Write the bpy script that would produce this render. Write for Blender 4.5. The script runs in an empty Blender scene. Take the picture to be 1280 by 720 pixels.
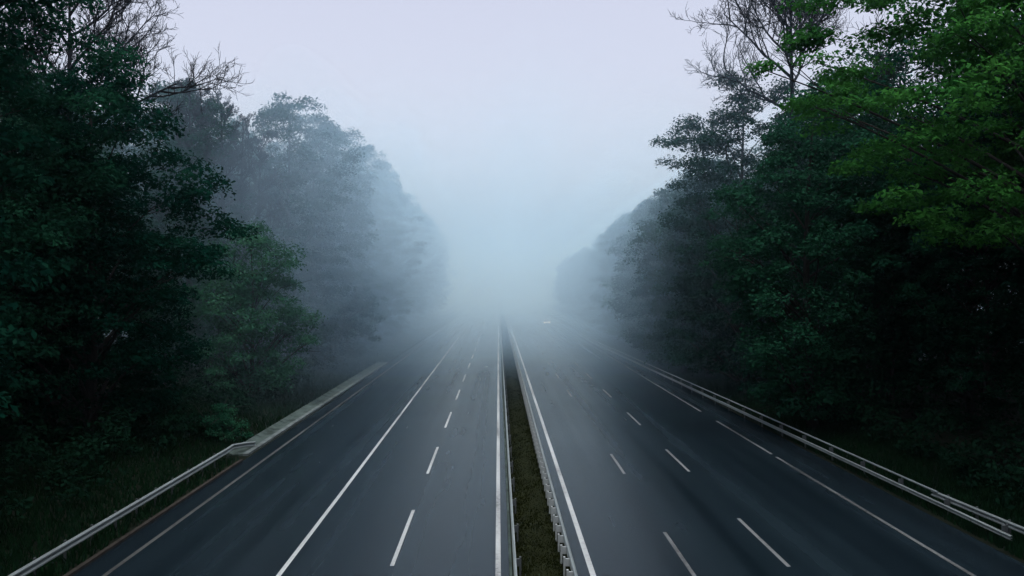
import bpy, bmesh, math, random
import numpy as np
from mathutils import Vector, Matrix

scene = bpy.context.scene
COL = scene.collection
R = math.radians
random.seed(7)

# ------------------------------------------------------------------ helpers
def link(o):
    COL.objects.link(o)
    return o

def tag(o, label=None, cat=None, group=None, kind=None):
    if label: o['label'] = label
    if cat: o['category'] = cat
    if group: o['group'] = group
    if kind: o['kind'] = kind
    return o

def mesh_from(name, V, F, smooth=False):
    me = bpy.data.meshes.new(name)
    V = np.asarray(V, dtype=np.float32)
    if isinstance(F, np.ndarray):
        n, k = F.shape
        me.vertices.add(len(V)); me.vertices.foreach_set('co', V.ravel())
        me.loops.add(n * k); me.loops.foreach_set('vertex_index', F.ravel().astype(np.int32))
        me.polygons.add(n)
        me.polygons.foreach_set('loop_start', (np.arange(n) * k).astype(np.int32))
        me.update(calc_edges=True)
    else:
        me.from_pydata([tuple(map(float, v)) for v in V], [], F)
        me.update()
    if smooth:
        me.polygons.foreach_set('use_smooth', np.ones(len(me.polygons), dtype=bool))
    return me

def obj(name, me, mat=None, parent=None, loc=None):
    o = bpy.data.objects.new(name, me)
    if mat and not me.materials: me.materials.append(mat)
    if parent: o.parent = parent
    if loc: o.location = loc
    return link(o)

def empty(name, loc=(0, 0, 0), rz=0.0):
    o = bpy.data.objects.new(name, None)
    o.empty_display_size = 0.3
    o.location = loc; o.rotation_euler = (0, 0, rz)
    return link(o)

class MB:
    """collects geometry of one mesh"""
    def __init__(s): s.V = []; s.F = []
    def add(s, V, F):
        n = len(s.V); s.V += [tuple(v) for v in V]; s.F += [tuple(i + n for i in f) for f in F]
    def box(s, x0, x1, y0, y1, z0, z1):
        V = [(x, y, z) for z in (z0, z1) for y in (y0, y1) for x in (x0, x1)]
        s.add(V, [(0, 2, 3, 1), (4, 5, 7, 6), (0, 1, 5, 4), (2, 6, 7, 3), (0, 4, 6, 2), (1, 3, 7, 5)])
    def quad(s, a, b, c, d): s.add([a, b, c, d], [(0, 1, 2, 3)])
    def tube(s, P, rad, n=6, cap=True):
        P = [Vector(p) for p in P]
        ring = []
        prev = None
        for i, p in enumerate(P):
            t = (P[min(i + 1, len(P) - 1)] - P[max(i - 1, 0)])
            t = t.normalized() if t.length > 1e-9 else Vector((0, 0, 1))
            if prev is None:
                u = t.orthogonal().normalized()
            else:
                u = (prev - t * prev.dot(t))
                u = u.normalized() if u.length > 1e-6 else t.orthogonal().normalized()
            prev = u
            w = t.cross(u)
            ring.append([p + (u * math.cos(2 * math.pi * k / n) + w * math.sin(2 * math.pi * k / n)) * rad[i] for k in range(n)])
        V = [v for r in ring for v in r]
        F = []
        for i in range(len(P) - 1):
            for k in range(n):
                a = i * n + k; b = i * n + (k + 1) % n
                F.append((a, b, b + n, a + n))
        if cap:
            F.append(tuple(range(n - 1, -1, -1))); F.append(tuple(range((len(P) - 1) * n, len(P) * n)))
        s.add(V, F)
    def build(s, name, mat, parent=None, smooth=False, loc=None):
        return obj(name, mesh_from(name, s.V, s.F, smooth), mat, parent, loc)

# ------------------------------------------------------------------ materials
def new_mat(name):
    m = bpy.data.materials.new(name); m.use_nodes = True
    nt = m.node_tree
    for n in list(nt.nodes): nt.nodes.remove(n)
    out = nt.nodes.new('ShaderNodeOutputMaterial')
    return m, nt, out

def N(nt, typ, **kw):
    n = nt.nodes.new(typ)
    for k, v in kw.items():
        if k.startswith('_'): setattr(n, k[1:], v)
        else: n.inputs[k.replace('__', ' ')].default_value = v
    return n

def ramp(nt, stops):
    r = nt.nodes.new('ShaderNodeValToRGB')
    el = r.color_ramp.elements
    while len(el) < len(stops): el.new(0.5)
    for e, (p, c) in zip(el, stops):
        e.position = p; e.color = c if len(c) == 4 else (*c, 1)
    return r

def simple(name, col, rough=0.6, metal=0.0, var=0.15, scale=6.0, bump=0.0, stretch=None):
    m, nt, out = new_mat(name)
    b = N(nt, 'ShaderNodeBsdfPrincipled', Roughness=rough, Metallic=metal)
    if rough > 0.84: b.inputs['Specular IOR Level'].default_value = 0.03     # dull earth, bark, stone
    tc = N(nt, 'ShaderNodeTexCoord')
    src = tc.outputs['Object']
    if stretch:
        mp = N(nt, 'ShaderNodeMapping'); mp.inputs['Scale'].default_value = stretch
        nt.links.new(src, mp.inputs['Vector']); src = mp.outputs['Vector']
    no = N(nt, 'ShaderNodeTexNoise', Scale=scale, Detail=6.0, Roughness=0.6)
    nt.links.new(src, no.inputs['Vector'])
    c = Vector(col)
    rp = ramp(nt, [(0.25, tuple(c * (1 - var))), (0.75, tuple(c * (1 + var)))])
    nt.links.new(no.outputs['Fac'], rp.inputs['Fac'])
    nt.links.new(rp.outputs['Color'], b.inputs['Base Color'])
    if bump:
        bp = N(nt, 'ShaderNodeBump', Strength=bump, Distance=0.05)
        nt.links.new(no.outputs['Fac'], bp.inputs['Height']); nt.links.new(bp.outputs['Normal'], b.inputs['Normal'])
    nt.links.new(b.outputs['BSDF'], out.inputs['Surface'])
    return m

def leaf_mat(name, dark, light, transl=0.3):
    m, nt, out = new_mat(name)
    tc = N(nt, 'ShaderNodeTexCoord')
    no = N(nt, 'ShaderNodeTexNoise', Scale=0.55, Detail=5.0, Roughness=0.7)
    nt.links.new(tc.outputs['Object'], no.inputs['Vector'])
    oi = N(nt, 'ShaderNodeObjectInfo')
    ad = N(nt, 'ShaderNodeMath', _operation='MULTIPLY_ADD'); ad.inputs[1].default_value = 0.36; ad.inputs[2].default_value = -0.18
    nt.links.new(oi.outputs['Random'], ad.inputs[0])
    sm = N(nt, 'ShaderNodeMath', _operation='ADD')
    nt.links.new(no.outputs['Fac'], sm.inputs[0]); nt.links.new(ad.outputs[0], sm.inputs[1])
    rp = ramp(nt, [(0.32, dark), (0.68, light)])
    nt.links.new(sm.outputs[0], rp.inputs['Fac'])
    d = N(nt, 'ShaderNodeBsdfDiffuse')
    t = N(nt, 'ShaderNodeBsdfTranslucent')
    mx = N(nt, 'ShaderNodeMixShader', Fac=transl)
    nt.links.new(rp.outputs['Color'], d.inputs['Color']); nt.links.new(rp.outputs['Color'], t.inputs['Color'])
    nt.links.new(d.outputs[0], mx.inputs[1]); nt.links.new(t.outputs[0], mx.inputs[2])
    nt.links.new(mx.outputs[0], out.inputs['Surface'])
    return m

def asphalt_mat(name='asphalt', c0=(0.0035, 0.007, 0.010), c1=(0.009, 0.016, 0.021)):
    m, nt, out = new_mat(name)
    b = N(nt, 'ShaderNodeBsdfPrincipled')
    b.inputs['IOR'].default_value = 1.15; b.inputs['Specular Tint'].default_value = (0.5, 0.82, 1, 1)
    geo = N(nt, 'ShaderNodeNewGeometry')
    # long tyre-wear streaks run with the road
    mp = N(nt, 'ShaderNodeMapping'); mp.inputs['Scale'].default_value = (0.75, 0.008, 1)
    nt.links.new(geo.outputs['Position'], mp.inputs['Vector'])
    streak = N(nt, 'ShaderNodeTexNoise', Scale=1.0, Detail=1.5, Roughness=0.6)
    nt.links.new(mp.outputs[0], streak.inputs['Vector'])
    blot = N(nt, 'ShaderNodeTexNoise', Scale=0.16, Detail=2.0, Roughness=0.62)
    nt.links.new(geo.outputs['Position'], blot.inputs['Vector'])
    grain = N(nt, 'ShaderNodeTexNoise', Scale=45.0, Detail=4.0, Roughness=0.8)
    nt.links.new(geo.outputs['Position'], grain.inputs['Vector'])
    a1 = N(nt, 'ShaderNodeMath', _operation='MULTIPLY_ADD'); a1.inputs[1].default_value = 0.85
    nt.links.new(streak.outputs['Fac'], a1.inputs[0])
    a0 = N(nt, 'ShaderNodeMath', _operation='MULTIPLY'); a0.inputs[1].default_value = 0.15
    nt.links.new(blot.outputs['Fac'], a0.inputs[0]); nt.links.new(a0.outputs[0], a1.inputs[2])
    rp = ramp(nt, [(0.33, c0), (0.66, c1)])
    nt.links.new(a1.outputs[0], rp.inputs['Fac'])
    mixg = N(nt, 'ShaderNodeMix', _data_type='RGBA', _blend_type='MULTIPLY'); mixg.inputs[0].default_value = 0.5
    gr = ramp(nt, [(0.3, (0.6, 0.6, 0.6)), (0.7, (1.3, 1.3, 1.3))])
    nt.links.new(grain.outputs['Fac'], gr.inputs['Fac'])
    nt.links.new(rp.outputs['Color'], mixg.inputs[6]); nt.links.new(gr.outputs['Color'], mixg.inputs[7])
    nt.links.new(mixg.outputs[2], b.inputs['Base Color'])
    rr = ramp(nt, [(0.3, (0.20,) * 3), (0.7, (0.30,) * 3)])
    nt.links.new(a1.outputs[0], rr.inputs['Fac']); nt.links.new(rr.outputs['Color'], b.inputs['Roughness'])
    bp = N(nt, 'ShaderNodeBump', Strength=0.12, Distance=0.01)
    nt.links.new(grain.outputs['Fac'], bp.inputs['Height']); nt.links.new(bp.outputs['Normal'], b.inputs['Normal'])
    nt.links.new(b.outputs[0], out.inputs['Surface'])
    return m

def paint_mat(name, col, wear):
    m, nt, out = new_mat(name)
    b = N(nt, 'ShaderNodeBsdfPrincipled', Roughness=0.55)
    geo = N(nt, 'ShaderNodeNewGeometry')
    n1 = N(nt, 'ShaderNodeTexNoise', Scale=5.0, Detail=8.0, Roughness=0.75)
    nt.links.new(geo.outputs['Position'], n1.inputs['Vector'])
    mp = N(nt, 'ShaderNodeMapping'); mp.inputs['Scale'].default_value = (1, 0.12, 1)
    nt.links.new(geo.outputs['Position'], mp.inputs['Vector'])
    n2 = N(nt, 'ShaderNodeTexNoise', Scale=1.2, Detail=3.0)
    nt.links.new(mp.outputs[0], n2.inputs['Vector'])
    av = N(nt, 'ShaderNodeMath', _operation='ADD'); nt.links.new(n1.outputs['Fac'], av.inputs[0]); nt.links.new(n2.outputs['Fac'], av.inputs[1])
    hv = N(nt, 'ShaderNodeMath', _operation='MULTIPLY'); hv.inputs[1].default_value = 0.5; nt.links.new(av.outputs[0], hv.inputs[0])
    rp = ramp(nt, [(0.36 + wear * 0.2, tuple(c * 0.15 for c in col)), (0.44 + wear * 0.2, tuple(c * 0.7 for c in col)), (0.60 + wear * 0.2, tuple(c * 1.1 for c in col))])
    nt.links.new(hv.outputs[0], rp.inputs['Fac'])
    nt.links.new(rp.outputs['Color'], b.inputs['Base Color'])
    nt.links.new(b.outputs[0], out.inputs['Surface'])
    return m

M_ASPH = asphalt_mat()
M_WHITE = paint_mat('white road paint', (0.33, 0.35, 0.35), 0.15)
M_WORN = paint_mat('worn road paint', (0.13, 0.14, 0.14), 0.3)
M_DIRTY = paint_mat('dirty road paint', (0.06, 0.062, 0.058), 0.3)
M_PATCH = asphalt_mat('newer asphalt', (0.007, 0.012, 0.016), (0.014, 0.022, 0.028))
M_SOIL = simple('woodland soil', (0.007, 0.009, 0.006), 0.95, 0, 0.5, 0.8, 0.5)
M_MOSS = simple('mossy median soil', (0.008, 0.010, 0.004), 0.95, 0, 0.5, 1.6, 0.6)
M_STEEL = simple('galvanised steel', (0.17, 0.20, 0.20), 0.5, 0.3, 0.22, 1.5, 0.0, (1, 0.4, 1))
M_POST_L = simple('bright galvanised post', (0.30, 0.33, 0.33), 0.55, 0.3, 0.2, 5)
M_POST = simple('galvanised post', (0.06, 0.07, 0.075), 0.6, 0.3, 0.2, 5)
M_CONC = simple('weathered concrete', (0.050, 0.068, 0.062), 0.9, 0, 0.75, 0.9, 0.2)
M_KERB = simple('stained kerb', (0.030, 0.027, 0.024), 0.9, 0, 0.4, 2.0, 0.2)
M_BARK = simple('bark', (0.026, 0.026, 0.024), 0.95, 0, 0.45, 3.5, 0.8, (3, 3, 0.6))
M_BARK_D = simple('dark bark', (0.016, 0.017, 0.020), 0.95, 0, 0.4, 3.5, 0.8, (3, 3, 0.6))
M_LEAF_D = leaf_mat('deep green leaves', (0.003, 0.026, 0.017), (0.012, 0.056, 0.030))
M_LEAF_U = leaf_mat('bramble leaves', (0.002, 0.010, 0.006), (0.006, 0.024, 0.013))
M_LEAF_M = leaf_mat('mid green leaves', (0.008, 0.040, 0.026), (0.024, 0.078, 0.042))
M_LEAF_P = leaf_mat('pale green leaves', (0.016, 0.080, 0.046), (0.040, 0.125, 0.065))
M_LEAF_B = leaf_mat('bright green leaves', (0.012, 0.068, 0.016), (0.038, 0.140, 0.027), 0.35)
M_GRASS = leaf_mat('verge grass blades', (0.002, 0.010, 0.005), (0.007, 0.024, 0.010))
M_GRASS_M = leaf_mat('median grass blades', (0.007, 0.0105, 0.0025), (0.018, 0.021, 0.0045))

# ------------------------------------------------------------------ terrain and road
def terrain(x, y):
    a = abs(x - 1.5)
    z = -0.01
    if a > 17.5: z += min(a - 17.5, 30) * 0.10
    if a > 20: z += 0.25 * math.sin(x * 0.31 + y * 0.13) * min(1, (a - 20) / 6)
    return z

xs = sorted(set([-420, -260, -160, -110] + list(range(-80, 84, 2)) + [110, 160, 260, 420]))
ys = list(range(-120, 320, 6)) + list(range(320, 1301, 70))
V = [(x, y, terrain(x, y)) for y in ys for x in xs]
nx = len(xs)
F = [(j * nx + i, j * nx + i + 1, (j + 1) * nx + i + 1, (j + 1) * nx + i) for j in range(len(ys) - 1) for i in range(nx - 1)]
g = obj('ground', mesh_from('ground', V, F, True), M_SOIL); tag(g, kind='structure')

Y0, Y1 = -100.0, 1200.0
def strip(mb, x0, x1, y0, y1, z, step=6.0, fx=None):
    """flat strip along the road; fx(y) moves it sideways"""
    n = max(1, int((y1 - y0) / step))
    for i in range(n):
        a = y0 + (y1 - y0) * i / n; b = y0 + (y1 - y0) * (i + 1) / n
        fa = fx(a) if fx else 0; fb = fx(b) if fx else 0
        mb.quad((x0 + fa, a, z), (x1 + fa, a, z), (x1 + fb, b, z), (x0 + fb, b, z))

def carriageway(name, x0, x1):
    m = MB(); strip(m, x0, x1, Y0, Y1, 0.004, 40)
    # the sheet's edges have a real thickness
    return tag(m.build(name, M_ASPH), kind='structure')
road_l = carriageway('road', -14.0, 0.36)
road_r = carriageway('road', 2.60, 18.0)

ZP = 0.009
m = MB(); strip(m, -7.28, -7.12, Y0, 600, ZP, 20, lambda y: -0.0042 * max(0, y - 29)); m.build('edge_line', M_WHITE, road_l)
m = MB(); strip(m, -0.10, 0.08, Y0, 600, ZP, 20); m.build('edge_line', M_WHITE, road_l)
m = MB(); strip(m, -13.02, -12.86, Y0, 600, ZP, 20); m.build('edge_line', M_DIRTY, road_l)
m = MB()
for k in range(-5, 24): strip(m, -3.69, -3.55, 30 + 15 * k, 37.6 + 15 * k, ZP, 20)
m.build('lane_marking', M_WHITE, road_l)
m = MB(); strip(m, 3.02, 3.21, Y0, 600, ZP, 20); m.build('edge_line', M_WHITE, road_r)
m = MB()
strip(m, 15.52, 15.68, Y0, 49.2, ZP, 10); strip(m, 15.52, 15.68, 50.0, 62.7, ZP, 10); strip(m, 15.52, 15.68, 67.6, 600, ZP, 20)
m.build('edge_line', M_WORN, road_r)
m = MB()
for k in range(-5, 24):
    if k != 2: strip(m, 6.36, 6.50, 28.6 + 16.2 * k, 34 + 16.2 * k, ZP, 20)
m.build('lane_marking', M_WORN, road_r)
m = MB()
for k in range(-5, 24): strip(m, 9.78, 9.92, 29.7 + 15.6 * k, 36 + 15.6 * k, ZP, 20)
m.build('lane_marking', M_WORN, road_r)
m = MB(); strip(m, -3.5, -0.16, 20, 88.5, 0.0065, 20); m.build('resurfaced_patch', M_PATCH, road_l)
m = MB(); strip(m, 3.5, 6.2, 52, 63, 0.0065, 20); strip(m, 6.7, 9.6, 71, 97, 0.0065, 20); m.build('resurfaced_patch', M_PATCH, road_r)

# kerb beside the left road, and the median's soil between its two stone edges
m = MB(); m.box(-14.16, -14.0, Y0, 48.5, -0.3, 0.10); tag(m.build('kerb', M_KERB), kind='structure')
m = MB()
for k in range(21): m.box(-14.45, -14.15, 50 + k * 3.0, 52.93 + k * 3.0, -0.3, 0.13)
tag(m.build('kerb', simple('pale kerbstone', (0.10, 0.12, 0.12), 0.85, 0, 0.6, 1.1)), kind='structure')
m = MB()
for k in range(21): m.add([(x, y, z) for y in (50 + k * 3.0, 52.90 + k * 3.0) for (x, z) in ((-15.35, 0.20), (-15.0, 0.07), (-14.46, 0.10), (-14.46, -0.3), (-15.35, -0.3))],
                     [(0, 1, 6, 5), (1, 2, 7, 6), (2, 3, 8, 7), (3, 4, 9, 8), (4, 0, 5, 9), (0, 4, 3, 2, 1), (5, 6, 7, 8, 9)])
tag(m.build('pavement', M_CONC), kind='structure')
m = MB(); m.box(0.365, 0.46, Y0, 900, -0.3, 0.07); m.box(2.50, 2.595, Y0, 900, -0.3, 0.07)
tag(m.build('kerb', M_CONC), kind='structure')
rng = np.random.default_rng(3)
V = []; F = []
ny = 700
for j in range(ny + 1):
    y = -40 + j * 0.8
    for i in range(7):
        V.append((0.465 + i * 2.03 / 6, y, 0.03 + (0.10 + 0.05 * rng.random()) * math.sin(math.pi * i / 6)))
F = [(j * 7 + i, j * 7 + i + 1, (j + 1) * 7 + i + 1, (j + 1) * 7 + i) for j in range(ny) for i in range(6)]
tag(obj('ground', mesh_from('median_soil', V, F, True), M_MOSS), kind='structure')

def blades(name, mat, n, sampler, h, w, label, cat='grass'):
    P = sampler(n); n = len(P)
    ang = rng.random(n) * 2 * np.pi
    hh = h * (0.5 + rng.random(n))
    ww = w * (0.7 + 0.6 * rng.random(n))
    dx = np.cos(ang) * ww; dy = np.sin(ang) * ww
    lean = (rng.random((n, 2)) - 0.5) * hh[:, None] * 1.1
    A = P - np.stack([dx, dy, np.zeros(n)], 1); B = P + np.stack([dx, dy, np.zeros(n)], 1)
    C_ = P + np.stack([lean[:, 0], lean[:, 1], hh], 1)
    V = np.stack([A, B, C_], 1).reshape(-1, 3)
    F = np.arange(3 * n).reshape(-1, 3)
    o = obj(name, mesh_from(name, V, F), mat)
    return tag(o, label, cat, kind='stuff')

def s_median(n):
    y = 22 + 230 * rng.random(n) ** 1.7
    x = 0.55 + 1.85 * rng.random(n)
    return np.stack([x, y, 0.04 + 0.08 * np.sin(np.pi * (x - 0.46) / 2.04)], 1)
blades('median_grass', M_GRASS_M, 60000, s_median, 0.07, 0.03, 'low brownish grass and moss filling the central reservation')
TV = np.vectorize(terrain)
def s_verge(xa, xb, ya, yb):
    def f(n):
        y = ya + (yb - ya) * rng.random(n) ** 1.8
        x = xa + (xb - xa) * rng.random(n)
        return np.stack([x, y, TV(x, y)], 1)
    return f
blades('verge_grass', M_GRASS, 60000, s_verge(18.2, 24, 28, 190), 0.34, 0.03, 'dark rough grass on the verge behind the right guardrail')
def s_left(n):
    P = s_verge(-27, -14.3, 24, 190)(int(n * 1.1))
    P = P[(P[:, 1] < 49) | (P[:, 1] > 113) | (P[:, 0] < -15.45)]
    return P[:n]
blades('verge_grass', M_GRASS, 80000, s_left, 0.34, 0.03, 'dark rough grass on the verge left of the road')

# ------------------------------------------------------------------ guardrails
WPROF = [(0.0, 0.155), (0.035, 0.15), (0.08, 0.115), (0.08, 0.07), (0.0, 0.02), (0.0, -0.02), (0.08, -0.07), (0.08, -0.115), (0.035, -0.15), (0.0, -0.155)]
def wbeam(mb, path, side, thick=0.012, k_=1.0):
    """W-section beam swept along path (x, y, z of beam centre); side = +1 bulges to +x"""
    n = len(WPROF)
    rows = []
    for (x, y, z) in path:
        rows.append([(x + side * a, y, z + b * k_) for a, b in WPROF] + [(x + side * (a - thick), y, z + b * k_) for a, b in reversed(WPROF)])
    V = [v for r in rows for v in r]; k = 2 * n
    F = []
    for i in range(len(rows) - 1):
        for j in range(k):
            a = i * k + j; b = i * k + (j + 1) % k
            F.append((a, b, b + k, a + k))
    F.append(tuple(range(k))); F.append(tuple(range((len(rows) - 1) * k, len(rows) * k)))
    mb.add(V, F)

def post_mesh(side, h=0.80):
    m = MB()
    m.box(-0.012, 0.012, -0.05, 0.05, -0.5, h)            # web
    m.box(-0.05, -0.013, -0.06, 0.06, -0.5, h)            # flange
    m.box(*((0.013, 0.155) if side > 0 else (-0.195, -0.051)), -0.04, 0.04, h - 0.30, h - 0.06)   # spacer block
    return mesh_from('post', m.V, m.F)

def guardrail(label, fx, y0, y1, side, zc, post_step, extra=None, ends=None, gap=0.17, max_posts=100, step=4.0, k_=1.0, post_h=None, post_mat=None):
    root = empty('guardrail', (fx(y0), y0, 0))
    tag(root, label, 'guardrail', 'steel guardrails of the motorway')
    def loc(p): return (p[0] - root.location.x, p[1] - y0, p[2])
    n = max(2, int((y1 - y0) / step))
    path = [(fx(y0 + (y1 - y0) * i / n), y0 + (y1 - y0) * i / n, zc) for i in range(n + 1)]
    if ends == 'far_down':
        xe = fx(y1)
        path += [(xe - 0.15, y1 + 1.6, zc - 0.06), (xe + 0.1, y1 + 3.2, zc - 0.22), (xe + 0.25, y1 + 4.6, zc - 0.42)]
    m = MB(); wbeam(m, [loc(p) for p in path], side, k_=k_)
    m.build('beam', M_STEEL, root)
    pm = post_mesh(side, post_h or zc + 0.12)
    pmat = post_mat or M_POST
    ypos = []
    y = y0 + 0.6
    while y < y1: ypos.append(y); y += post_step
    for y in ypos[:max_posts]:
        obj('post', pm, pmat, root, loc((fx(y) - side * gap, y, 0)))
    if len(ypos) > max_posts:
        m = MB()
        for y in ypos[max_posts:]:
            m.add([(v.co.x + fx(y) - side * gap - root.location.x, v.co.y + y - y0, v.co.z) for v in pm.vertices], [tuple(p.vertices) for p in pm.polygons])
        tag(m.build('post', pmat, root), kind='stuff')
    return root, loc

# left verge rail: turned down at its far end next to the concrete channel
guardrail('galvanised guardrail on the left verge, its far end turned down', lambda y: -14.75, 12, 48, +1, 0.64, 2.0, ends='far_down')
# right verge rail: two tiers, the upper one stops earlier than the lower one
fxa = lambda y: 18.55 - 0.0215 * max(0, min(y, 150) - 32)
rA, locA = guardrail('long two tier guardrail on the right verge running into the mist', fxa, 31.5, 175, -1, 0.42, 4.0, k_=0.6, post_h=0.78)
m = MB()
yy = [37 + 4 * i for i in range(36)]
m2 = [locA((fxa(y) + 0.16, y, 0.815)) for y in yy]
m.tube(m2, [0.05] * len(m2), 6)
m.build('top_rail', M_STEEL, rA)
# nearer right rail, flaring away from the road
fxb = lambda y: 19.35 - 0.062 * max(0, y - 26)
guardrail('short nearer guardrail on the right verge flaring away from the road', fxb, 10, 37.5, -1, 0.68, 2.0, k_=0.8)
# median rails
guardrail('guardrail on the left edge of the grassy median beside the inner white line', lambda y: 0.56, 20, 330, -1, 0.60, 4.0)
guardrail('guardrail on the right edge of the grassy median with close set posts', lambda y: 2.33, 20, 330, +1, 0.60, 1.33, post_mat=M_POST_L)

# ------------------------------------------------------------------ trees
def tubes_np():
    return MB()

def bez(p0, p1, p2, n):
    out = []
    for i in range(n + 1):
        t = i / n
        out.append(p0 * (1 - t) ** 2 + p1 * 2 * t * (1 - t) + p2 * t * t)
    return out

def leaf_cloud(rg, centers, radii, flat, per, size):
    """many bent diamond leaves spread through clumps"""
    n = len(centers)
    idx = np.repeat(np.arange(n), per)
    k = len(idx)
    d = rg.normal(size=(k, 3)); d /= np.linalg.norm(d, axis=1)[:, None]
    d[:, 2] = np.where(d[:, 2] < -0.25, -d[:, 2] * 0.6, d[:, 2])
    rr = radii[idx] * (0.35 + 0.75 * rg.random(k) ** 0.6)
    # every clump gets its own few sprays so that its outline is ragged
    off = d * rr[:, None]
    off[:, 2] *= flat
    off += rg.normal(size=(k, 3)) * 0.10
    P = centers[idx] + off
    nrm = d * 0.5 + np.array([0, 0, 0.75]) + rg.normal(size=(k, 3)) * 0.55
    nrm /= np.linalg.norm(nrm, axis=1)[:, None]
    a = rg.normal(size=(k, 3)); u = np.cross(nrm, a); u /= np.linalg.norm(u, axis=1)[:, None]
    w = np.cross(nrm, u)
    s = size * (0.6 + 0.8 * rg.random(k))[:, None]
    V = np.stack([P - u * s, P + w * s * 0.55 + nrm * s * 0.12, P + u * s * 1.05 - nrm * s * 0.25, P - w * s * 0.55 + nrm * s * 0.12], 1).reshape(-1, 3)
    F = np.arange(4 * k).reshape(-1, 4)
    return V, F

def make_tree(seed, H, Rad, base, nclump, per, leaf, rc=(0.8, 1.5), flat=0.75, lean=(0, 0), shape='round', trunk_r=0.34, limbs=46):
    rg = np.random.default_rng(seed)
    lobes = rg.random(4) * 2 * np.pi
    cs = []
    while len(cs) < nclump:
        t = rg.random()
        if shape == 'round': prof = math.sin(math.pi * min(1, (t * 0.86 + 0.14))) ** 0.62
        elif shape == 'tall': prof = (0.55 + 0.45 * math.sin(math.pi * (0.25 + 0.5 * t))) * (1 - max(0, t - 0.72) ** 2 * 9)
        else: prof = (1 - t) ** 0.5 * (0.6 + 0.4 * min(1, t * 5))
        prof = max(prof, 0.12)
        if rg.random() > prof: continue
        a = rg.random() * 2 * np.pi
        lob = 1 + 0.20 * math.sin(2 * a + lobes[0] + t * 5) + 0.15 * math.sin(3 * a + lobes[1] - t * 9)
        r = Rad * prof * lob * (0.25 + 0.75 * math.sqrt(rg.random()))
        z = base + (H - base) * t
        cs.append((r * math.cos(a) + lean[0] * t, r * math.sin(a) + lean[1] * t, z + rg.normal() * 0.3))
    cs = np.array(cs)
    rad = rc[0] + (rc[1] - rc[0]) * rg.random(len(cs))
    V, F = leaf_cloud(rg, cs, rad, flat, per, leaf)
    crown = mesh_from('crown', V, F)
    # trunk and limbs
    m = MB()
    top = Vector((lean[0] * 0.9, lean[1] * 0.9, H * 0.93))
    mid = Vector((rg.normal() * 0.5, rg.normal() * 0.5, H * 0.5))
    path = bez(Vector((0, 0, -0.6)), mid, top, 12)
    m.tube(path, [trunk_r * (1.35 if i == 0 else 1) * (1 - 0.92 * i / 12) + 0.02 for i in range(13)], 8)
    order = rg.permutation(len(cs))[:limbs]
    for i in order:
        c = Vector(cs[i])
        hz = max(base * 0.75, c.z - 1.0 - 0.45 * math.hypot(c.x, c.y) - rg.random() * 2)
        tt = min(0.97, max(0.05, hz / (H * 0.93)))
        s = path[0] * (1 - tt) ** 2 + mid * 2 * tt * (1 - tt) + top * tt * tt
        pm_ = s.lerp(c, 0.5) + Vector((0, 0, 0.6)) + Vector(rg.normal(size=3)) * 0.3
        r0 = trunk_r * (1 - 0.9 * tt) * 0.42
        m.tube(bez(s, pm_, c, 6), [r0 * (1 - 0.85 * k / 6) + 0.012 for k in range(7)], 5, False)
        for _ in range(2):
            q = c + Vector(rg.normal(size=3)) * 0.8
            m.tube([pm_.lerp(c, 0.6), q], [0.03, 0.012], 4, False)
    trunk = mesh_from('trunk', m.V, m.F, True)
    return trunk, crown

def make_bare(seed, H, fork, spread, bias):
    """leafless tree: clean stem to the fork, then ever finer twigs"""
    rg = random.Random(seed)
    m = MB()
    twigs = MB()
    top = Vector((bias[0] * 0.25, bias[1] * 0.25, H * 0.92))
    path = bez(Vector((0, 0, -0.6)), Vector((rg.uniform(-.6, .6), rg.uniform(-.6, .6), H * 0.5)), top, 14)
    m.tube(path, [0.36 * (1 - 0.9 * i / 14) + 0.025 for i in range(15)], 8)
    def limb(mb, p, d, ln, r, lvl):
        n = 5 if lvl < 2 else 4
        pts = [p]; q = p.copy(); dd = d.copy()
        for i in range(n):
            dd = (dd + Vector((rg.gauss(0, .13), rg.gauss(0, .13), rg.gauss(0.06, .12)))).normalized()
            q = q + dd * ln / n
            pts.append(q.copy())
        mb.tube(pts, [r * (1 - 0.75 * i / n) + 0.008 for i in range(n + 1)], 5 if lvl < 2 else 3, False)
        if lvl >= 4: return
        kids = (7, 6, 5, 4)[lvl]
        for k in range(kids):
            t = 0.25 + 0.75 * (k + rg.random()) / kids
            f = min(n - 1e-6, t * n); i = int(f)
            s = pts[i].lerp(pts[i + 1], f - i)
            ax = dd.orthogonal().normalized(); ax.rotate(Matrix.Rotation(rg.uniform(0, 6.283), 3, dd))
            kd = (dd * rg.uniform(0.6, 1.0) + ax * rg.uniform(0.5, 0.95) + Vector((0, 0, 0.12))).normalized()
            limb(mb if lvl < 1 else twigs, s, kd, ln * rg.uniform(0.38, 0.6), max(0.009, r * 0.42), lvl + 1)
    nl = 13
    for k in range(nl):
        t = fork + (0.96 - fork) * (k / (nl - 1)) ** 0.9
        s = path[0] * (1 - t) ** 2 + path[7] * 0 + Vector((0, 0, 0))
        f = t * 14; i = min(13, int(f)); s = path[i].lerp(path[i + 1], f - i)
        a = k * 2.4 + rg.uniform(-.4, .4)
        d = Vector((math.cos(a), math.sin(a), 0.35 + 0.9 * (t - fork) / (1 - fork))) + Vector((bias[0], bias[1], 0)) * 0.10
        limb(m, s, d.normalized(), spread * (1.0 - 0.45 * (t - fork) / (1 - fork)) * rg.uniform(0.8, 1.1), 0.13 * (1.15 - 0.6 * (t - fork) / (1 - fork)), 0)
    return mesh_from('trunk', m.V, m.F, True), mesh_from('crown', twigs.V, twigs.F)

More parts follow.
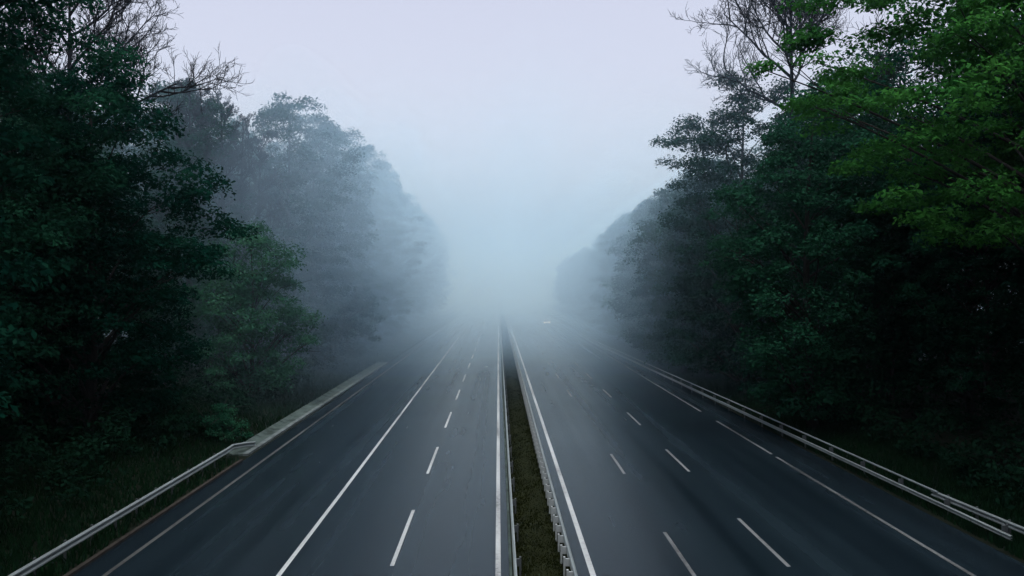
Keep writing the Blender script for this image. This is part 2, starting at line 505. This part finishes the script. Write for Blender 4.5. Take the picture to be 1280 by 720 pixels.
def place(name, protos, leaf, x, y, scale, rz, label, group, sz=1.0, bark=None, cat='tree'):
    tr, cr = protos
    r = empty(name, (x, y, terrain(x, y) - 0.05), rz)
    r.scale = (scale, scale, scale * sz)
    tag(r, label, cat, group)
    a = obj('trunk', tr, None, r); b = obj('crown', cr, None, r)
    for o, mt in ((a, bark or M_BARK), (b, leaf)):
        if not o.data.materials: o.data.materials.append(mt)
        else:
            o.material_slots[0].link = 'OBJECT'; o.material_slots[0].material = mt
    return r

PT = [make_tree(11, 30, 5.8, 3.0, 330, 130, 0.155, shape='tall'),
      make_tree(12, 29, 6.2, 4.0, 340, 130, 0.155, shape='tall'),
      make_tree(13, 27, 6.4, 2.5, 320, 130, 0.160, shape='round'),
      make_tree(14, 22, 5.6, 1.5, 280, 130, 0.150, shape='round'),
      make_tree(15, 23, 5.4, 2.0, 270, 130, 0.150, shape='tall')]
rr = random.Random(21)

# prominent trees of the left side
place('broadleaf_tree', make_tree(31, 31, 7.0, 3, 420, 190, 0.125, shape='tall'), M_LEAF_D, -27.5, 43, 1, 0.4,
      'tallest dark leafy tree at the upper left edge, sky glinting through its top', 'trees at the left side of the motorway')
place('broadleaf_tree', make_tree(32, 22, 7.2, 1.5, 400, 190, 0.125, shape='round'), M_LEAF_D, -24.0, 52, 1, 1.3,
      'broad dark green tree below the bare branches at the left wood edge', 'trees at the left side of the motorway')
place('broadleaf_tree', make_tree(33, 14.5, 4.2, 0.8, 170, 170, 0.12, shape='round', trunk_r=0.17), M_LEAF_P, -20.2, 72, 1, 2.2,
      'young paler green tree low at the left wood edge, just past the big dark tree', 'trees at the left side of the motorway')
place('bare_tree', make_bare(5, 32, 0.62, 7.5, (1, 0.2)), M_BARK_D, -29.3, 60, 1, 0,
      'leafless tree whose fine bare branches fan out against the sky at upper left', 'bare trees above the wood', bark=M_BARK_D)
# prominent trees of the right side
place('broadleaf_tree', make_tree(41, 28, 10.3, 10.5, 400, 210, 0.125, rc=(0.8, 1.6), flat=0.42, shape='round', trunk_r=0.42, lean=(-2.0, 0)), M_LEAF_B, 27.0, 41, 1, 0.0,
      'bright green tree overhanging from the right edge in flat leafy layers', 'trees at the right side of the motorway')
place('broadleaf_tree', make_tree(42, 27.5, 6.6, 1.5, 400, 180, 0.13, shape='tall'), M_LEAF_D, 21.6, 77, 1, 0.7,
      'tall dark tree with ragged outline on the right, below the bare branches', 'trees at the right side of the motorway')
place('broadleaf_tree', make_tree(43, 22, 5.6, 1.0, 330, 180, 0.125, shape='round'), M_LEAF_D, 20.9, 58, 1, 2.9,
      'rounded dark tree on the right hiding the stem of the leafless tree', 'trees at the right side of the motorway')
place('bare_tree', make_bare(9, 35, 0.66, 8.5, (-1, 0.1)), M_BARK_D, 22.6, 67, 1, 0,
      'leafless tree spreading fine bare twigs over the wood at upper right', 'bare trees above the wood', bark=M_BARK_D)

def row(pts, label, group, leaf_choice, protos):
    for (x, y, H) in pts:
        i = rr.choice(protos)
        h0 = (30, 29, 27, 22, 23)[i]
        s = (H - terrain(x, y)) / h0
        place('broadleaf_tree', PT[i], rr.choice(leaf_choice), x, y, s * rr.uniform(0.97, 1.03), rr.uniform(0, 6.28), label, group)

jx = lambda a: a + rr.uniform(-1.2, 1.2)
# left misty wall of trees
pts = []
y = 96
while y < 300: pts.append((jx(-21.8 - min(1.5, max(0, y - 130) * 0.03)), y, rr.uniform(28.5, 31.5))); y += rr.uniform(6.5, 8.5)
row(pts, 'tall leafy tree of the front row fading into mist along the left side', 'misty front row of trees on the left', [M_LEAF_M, M_LEAF_D], [0, 1])
pts = []
y = 86
while y < 260: pts.append((jx(-31.5), y, rr.uniform(28, 31))); y += rr.uniform(8, 10)
for p in ((-33, 57, 25), (-35, 48, 29), (-31, 66, 20), (-38, 76, 26), (-29, 74, 12), (-30, 82, 17)): pts.append(p)
y = 50
while y < 220: pts.append((jx(-42), y, rr.uniform(26, 30))); y += rr.uniform(9, 11)
row(pts, 'leafy tree standing deeper in the wood behind the left wood edge', 'trees deep in the left wood', [M_LEAF_D, M_LEAF_M], [0, 1, 2])
# right misty wall
pts = []
y = 90
while y < 300: pts.append((jx(20.8 + min(2.6, max(0, y - 105) * 0.05)), y, rr.uniform(20.5, 23.0) - min(2.5, max(0, y - 110) * 0.03))); y += rr.uniform(6.0, 8.0)
row(pts, 'lower leafy tree of the front row fading into mist along the right side', 'misty front row of trees on the right', [M_LEAF_M, M_LEAF_D], [3, 4])
pts = [(28.5, 66, 27), (31, 57, 28), (34, 47, 29), (29, 52, 17), (30, 76, 28), (38, 58, 27), (33, 38, 26), (39, 68, 27), (26.5, 59, 15)]
y = 88
while y < 250: pts.append((jx(29.5), y, rr.uniform(22, 25))); y += rr.uniform(8, 10)
y = 80
while y < 200: pts.append((jx(40), y, rr.uniform(24, 26))); y += rr.uniform(9, 11)
row(pts, 'dark leafy tree standing deeper in the wood behind the right wood edge', 'trees deep in the right wood', [M_LEAF_D], [0, 1, 2, 4])
# trees added beside and behind the viewpoint to shade the near road
pts = [(-22.5, y, 32) for y in (-26, -18, -10, -2, 6, 14, 22, 30)] + [(23.5, y, 32) for y in (-26, -18, -10, -2, 6, 14, 22)]
row(pts, 'leafy tree added beside the viewpoint to shade the near road', 'trees added for shade beside the viewpoint', [M_LEAF_D], [0, 1])

# slender leafless stems standing before the left misty wood
slim = make_bare(23, 29, 0.45, 3.6, (0.2, 0))
for (x, y, sc) in ((-29.0, 83, 0.98), (-27.4, 87, 1.0), (-26.0, 90, 0.94), (-30.5, 90, 1.02), (-24.4, 91, 0.9)):
    place('bare_tree', slim, M_BARK_D, x, y, sc, rr.uniform(0, 6.28), 'slender leafless tree standing in the mist before the left wood wall', 'slender bare trees on the left', bark=M_BARK_D)

# undergrowth closes the wood edge
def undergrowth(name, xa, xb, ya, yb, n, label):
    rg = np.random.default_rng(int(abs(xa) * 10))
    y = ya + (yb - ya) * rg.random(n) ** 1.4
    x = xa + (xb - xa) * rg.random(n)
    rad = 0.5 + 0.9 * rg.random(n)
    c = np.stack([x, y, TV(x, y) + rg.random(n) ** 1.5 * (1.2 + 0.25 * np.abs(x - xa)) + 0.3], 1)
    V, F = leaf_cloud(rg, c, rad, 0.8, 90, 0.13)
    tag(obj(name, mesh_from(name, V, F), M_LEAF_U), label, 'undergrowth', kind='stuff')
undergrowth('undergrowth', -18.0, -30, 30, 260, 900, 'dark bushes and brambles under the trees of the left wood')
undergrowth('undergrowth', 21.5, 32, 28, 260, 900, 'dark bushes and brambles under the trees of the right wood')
sh = make_tree(51, 1.9, 1.1, 0.2, 26, 150, 0.07, rc=(0.3, 0.5), shape='round', trunk_r=0.03, limbs=14)
place('shrub', sh, M_LEAF_P, -16.9, 54.5, 1, 0, 'small pale shrub beside the turned down end of the left guardrail', 'shrubs', cat='shrub')

# ------------------------------------------------------------------ car far off in the mist
def make_car(x, y):
    root = empty('car', (x, y, 0))
    tag(root, 'pale car with headlights on, coming out of the fog on the right road', 'car')
    # side profile (y forward = -), z
    prof = [(-2.1, 0.30), (-2.15, 0.55), (-2.05, 0.72), (-1.2, 0.90), (-0.45, 1.38), (0.2, 1.47), (1.1, 1.42), (1.75, 1.02), (2.1, 0.95), (2.15, 0.55), (2.1, 0.30)]
    me = bpy.data.meshes.new('body'); bm = bmesh.new()
    rows = []
    for sx, k in ((-1, 0.93), (-1, 1.0), (1, 1.0), (1, 0.93)):
        r = []
        for (py, pz) in prof:
            wv = 0.88 if pz < 0.92 else 0.88 - 0.22 * (pz - 0.92) / 0.55
            wx = wv * (1.0 if k == 1.0 else 1.0)
            zz = pz if k != 1.0 else pz
            r.append(bm.verts.new((sx * wx * (0.80 if k == 1.0 else 1.0), py * (1.0 if k == 1.0 else 0.97), zz * (1.0 if k == 1.0 else 0.985))))
        rows.append(r)
    for a, b in zip(rows[:-1], rows[1:]):
        for i in range(len(prof)):
            j = (i + 1) % len(prof)
            bm.faces.new((a[i], a[j], b[j], b[i]))
    bm.faces.new(rows[0]); bm.faces.new(list(reversed(rows[-1])))
    bmesh.ops.recalc_face_normals(bm, faces=bm.faces)
    bmesh.ops.bevel(bm, geom=[e for e in bm.edges if e.calc_face_angle(0) > 0.5], offset=0.04, segments=2, affect='EDGES')
    bm.to_mesh(me); bm.free()
    body = obj('body', me, simple('pale car paint', (0.55, 0.57, 0.60), 0.3, 0.2, 0.03, 2), root)
    glass = simple('car glass', (0.02, 0.025, 0.03), 0.08, 0, 0.1, 2)
    m = MB(); m.add([(-0.62, -1.10, 0.99), (0.62, -1.10, 0.99), (0.55, -0.53, 1.36), (-0.55, -0.53, 1.36)], [(0, 1, 2, 3)])
    m.build('windscreen', glass, root)
    for s in (-1, 1):
        m = MB(); m.add([(s * 0.885, -0.85, 0.98), (s * 0.885, 1.35, 0.98), (s * 0.79, 0.95, 1.33), (s * 0.79, -0.35, 1.33)], [(0, 1, 2, 3)])
        m.build('side_window', glass, root)
        m = MB(); m.box(s * 0.92 - 0.09, s * 0.92 + 0.09, -0.85, -0.72, 0.95, 1.08); m.build('mirror', glass, root)
    lm, nt, out = new_mat('lit headlight')
    e = N(nt, 'ShaderNodeEmission', Strength=3.5); e.inputs['Color'].default_value = (1, 0.98, 0.92, 1)
    nt.links.new(e.outputs[0], out.inputs['Surface'])
    tyre_m = simple('tyre rubber', (0.02, 0.02, 0.02), 0.9); rim_m = simple('alloy rim', (0.5, 0.5, 0.5), 0.35, 0.8)
    for s in (-1, 1):
        m = MB(); m.tube([(s * 0.63, -2.20, 0.66), (s * 0.63, -2.05, 0.66)], [0.11, 0.13], 12); m.build('headlight', lm, root)
        for wy in (-1.3, 1.3):
            w = MB(); w.tube([(s * 0.70, wy, 0.31), (s * 0.74, wy, 0.31), (s * 0.88, wy, 0.31), (s * 0.905, wy, 0.31)], [0.27, 0.315, 0.315, 0.27], 20)
            wo = w.build('wheel', tyre_m, root, True)
            w = MB(); w.tube([(s * 0.90, wy, 0.31), (s * 0.915, wy, 0.31)], [0.2, 0.18], 16); w.build('rim', rim_m, wo)
    m = MB(); m.box(-0.42, 0.42, -2.19, -2.12, 0.40, 0.56); m.build('grille', tyre_m, root)
    return root
make_car(12.9, 236)

# ------------------------------------------------------------------ haze
HAZE = 0.0002
m = MB(); m.box(-440, 440, -130, 1310, -3.0, 42.0)
hm, nt, out = new_mat('haze')
pv = N(nt, 'ShaderNodeVolumePrincipled', Density=HAZE, Anisotropy=0.8)
pv.inputs['Color'].default_value = (0.62, 0.87, 1.0, 1)
nt.links.new(pv.outputs[0], out.inputs['Volume'])
hz = m.build('haze', hm); tag(hz, kind='stuff')

# fog lies thicker further along the cutting: rolling banks one behind the other, each of even density
FOG_G = 0.1; FOG_C = (0.57, 0.80, 1.0, 1); FOG_A = (0.25, 0.42, 0.8, 1)      # bluish scattering, little absorption
def fog_obj(me, dens, label):
    mt, nt, out = new_mat('fog')
    pv = N(nt, 'ShaderNodeVolumePrincipled', Density=dens, Anisotropy=FOG_G)
    pv.inputs['Color'].default_value = FOG_C; pv.inputs['Absorption Color'].default_value = FOG_A
    nt.links.new(pv.outputs[0], out.inputs['Volume'])
    tag(obj('fog_bank', me, mt), label, 'fog', kind='stuff')

def billow(x, z):
    return (4.0 * math.sin(x * 0.13 + 0.6) * math.cos(z * 0.16 + x * 0.03) + 2.5 * math.sin(x * 0.27 + z * 0.21 + 2.0)
            + 1.5 * math.sin(z * 0.45 + x * 0.4) + -0.35 * (z - 10))

def fog_bank(label, y0, y1, hw, top, dens):
    nu, nv = 60, 18
    V = []; F = []
    for yb in (y0, y1 - 0.04):
        for j in range(nv + 1):
            for i in range(nu + 1):
                x = -hw + 2 * hw * i / nu
                tp = top + 1.2 * math.sin(x * 0.19 + 1) + 0.8 * math.sin(x * 0.43)
                z = -1.8 + (tp + 1.8) * j / nv
                V.append((x, yb + (billow(x, z) if yb < 500 else 0), z))
    n1 = nu + 1; B = n1 * (nv + 1)
    for j in range(nv):
        for i in range(nu):
            a = j * n1 + i
            F.append((a, a + 1, a + 1 + n1, a + n1)); F.append((B + a, B + a + n1, B + a + 1 + n1, B + a + 1))
    for j in range(nv):
        a = j * n1; F.append((a, a + n1, B + a + n1, B + a))
        a = j * n1 + nu; F.append((a, B + a, B + a + n1, a + n1))
    for i in range(nu):
        F.append((i, B + i, B + i + 1, i + 1)); a = nv * n1 + i; F.append((a, a + 1, B + a + 1, B + a))
    fog_obj(mesh_from('fog_bank', V, F), dens, label)

bands = [('first thin veil of fog over both carriageways', 56, 29, 0.0007),
         ('thin veil of fog lying between the wood edges', 65, 28, 0.0022),
         ('light fog where the young pale tree stands', 74, 29, 0.0040),
         ('fog thickening between the two wood edges', 83, 29, 0.0092),
         ('fog filling the cutting between the woods', 92, 29, 0.0145),
         ('thicker fog further along the motorway', 104, 29, 0.0155),
         ('thick fog where the lane markings fade out', 119, 29, 0.0135),
         ('dense fog that hides the far end of the motorway', 140, 29, 0.0110)]
for k, (lab, y0, top, dens) in enumerate(bands):
    fog_bank(lab, y0, bands[k + 1][1] if k + 1 < len(bands) else 900, 85, top, dens)

def wisp(label, c, r, dens, seed):
    rg = random.Random(seed); ph = [rg.uniform(0, 6.28) for _ in range(3)]
    me = bpy.data.meshes.new('fog_bank'); bm = bmesh.new()
    bmesh.ops.create_icosphere(bm, subdivisions=5, radius=1.0)
    for v in bm.verts:
        n = v.co.normalized()
        q = 1 + 0.18 * math.sin(5 * n.x + ph[0]) * math.cos(4 * n.z + ph[1]) + 0.1 * math.sin(7 * n.y + ph[2])
        v.co = (c[0] + n.x * r[0] * q, c[1] + n.y * r[1] * q, c[2] + n.z * r[2] * q)
    bm.to_mesh(me); bm.free()
    fog_obj(me, dens, label)
wisp('loose wisp of mist drifting before the left wood edge', (-15, 84, 18), (9, 18, 11), 0.010, 15)
wisp('pale wisp of mist drifting over the left carriageway', (-10, 103, 15), (11, 20, 11), 0.006, 16)
wisp('pale wisp of mist drifting before the right wood edge', (12, 108, 13), (9, 22, 10), 0.008, 17)

# ------------------------------------------------------------------ light
SUN_EL, SUN_AZ = 78.0, 180.0       # azimuth measured from +Y (straight ahead)
w = bpy.data.worlds.new('World'); scene.world = w; w.use_nodes = True
nt = w.node_tree
bg = nt.nodes['Background']
sky = nt.nodes.new('ShaderNodeTexSky'); sky.sky_type = 'NISHITA'; sky.sun_disc = False
sky.sun_elevation = R(SUN_EL); sky.sun_rotation = R(SUN_AZ)
sky.air_density = 1.0; sky.dust_density = 5.0; sky.ozone_density = 6.0; sky.altitude = 0
hs = nt.nodes.new('ShaderNodeHueSaturation'); hs.inputs['Saturation'].default_value = 0.385; hs.inputs['Hue'].default_value = 0.522; hs.inputs['Value'].default_value = 0.77
nt.links.new(sky.outputs[0], hs.inputs['Color']); nt.links.new(hs.outputs[0], bg.inputs['Color'])
bg.inputs['Strength'].default_value = 0.10
sl = bpy.data.lights.new('sun', 'SUN'); sl.energy = 0.6; sl.angle = R(60); sl.color = (1.0, 0.99, 0.97)
so = link(bpy.data.objects.new('sun', sl))
d = Vector((math.sin(R(SUN_AZ)) * math.cos(R(SUN_EL)), math.cos(R(SUN_AZ)) * math.cos(R(SUN_EL)), math.sin(R(SUN_EL))))
so.rotation_euler = d.to_track_quat('Z', 'Y').to_euler(); so.location = d * 100

# ------------------------------------------------------------------ camera
cam = bpy.data.cameras.new('camera'); co = link(bpy.data.objects.new('camera', cam))
cam.sensor_width = 36; cam.lens = 1100 / 1280 * 36
cam.clip_start = 0.1; cam.clip_end = 5000
co.location = (0, 0, 9.4)
co.rotation_euler = (R(90) + math.atan(2 / 1100), 0, -math.atan(17 / 1100))
scene.camera = co

scene.render.engine = 'CYCLES'
cy = scene.cycles
cy.max_bounces = 12; cy.diffuse_bounces = 2; cy.glossy_bounces = 2; cy.transmission_bounces = 3; cy.transparent_max_bounces = 6
cy.volume_bounces = 8
cy.use_denoising = True
cy.use_adaptive_sampling = True; cy.adaptive_threshold = 0.02
cy.sample_clamp_indirect = 5
vs = scene.view_settings
vs.view_transform = 'Standard'; vs.look = 'None'; vs.gamma = 1; vs.use_curve_mapping = False
vs.exposure = 1.71
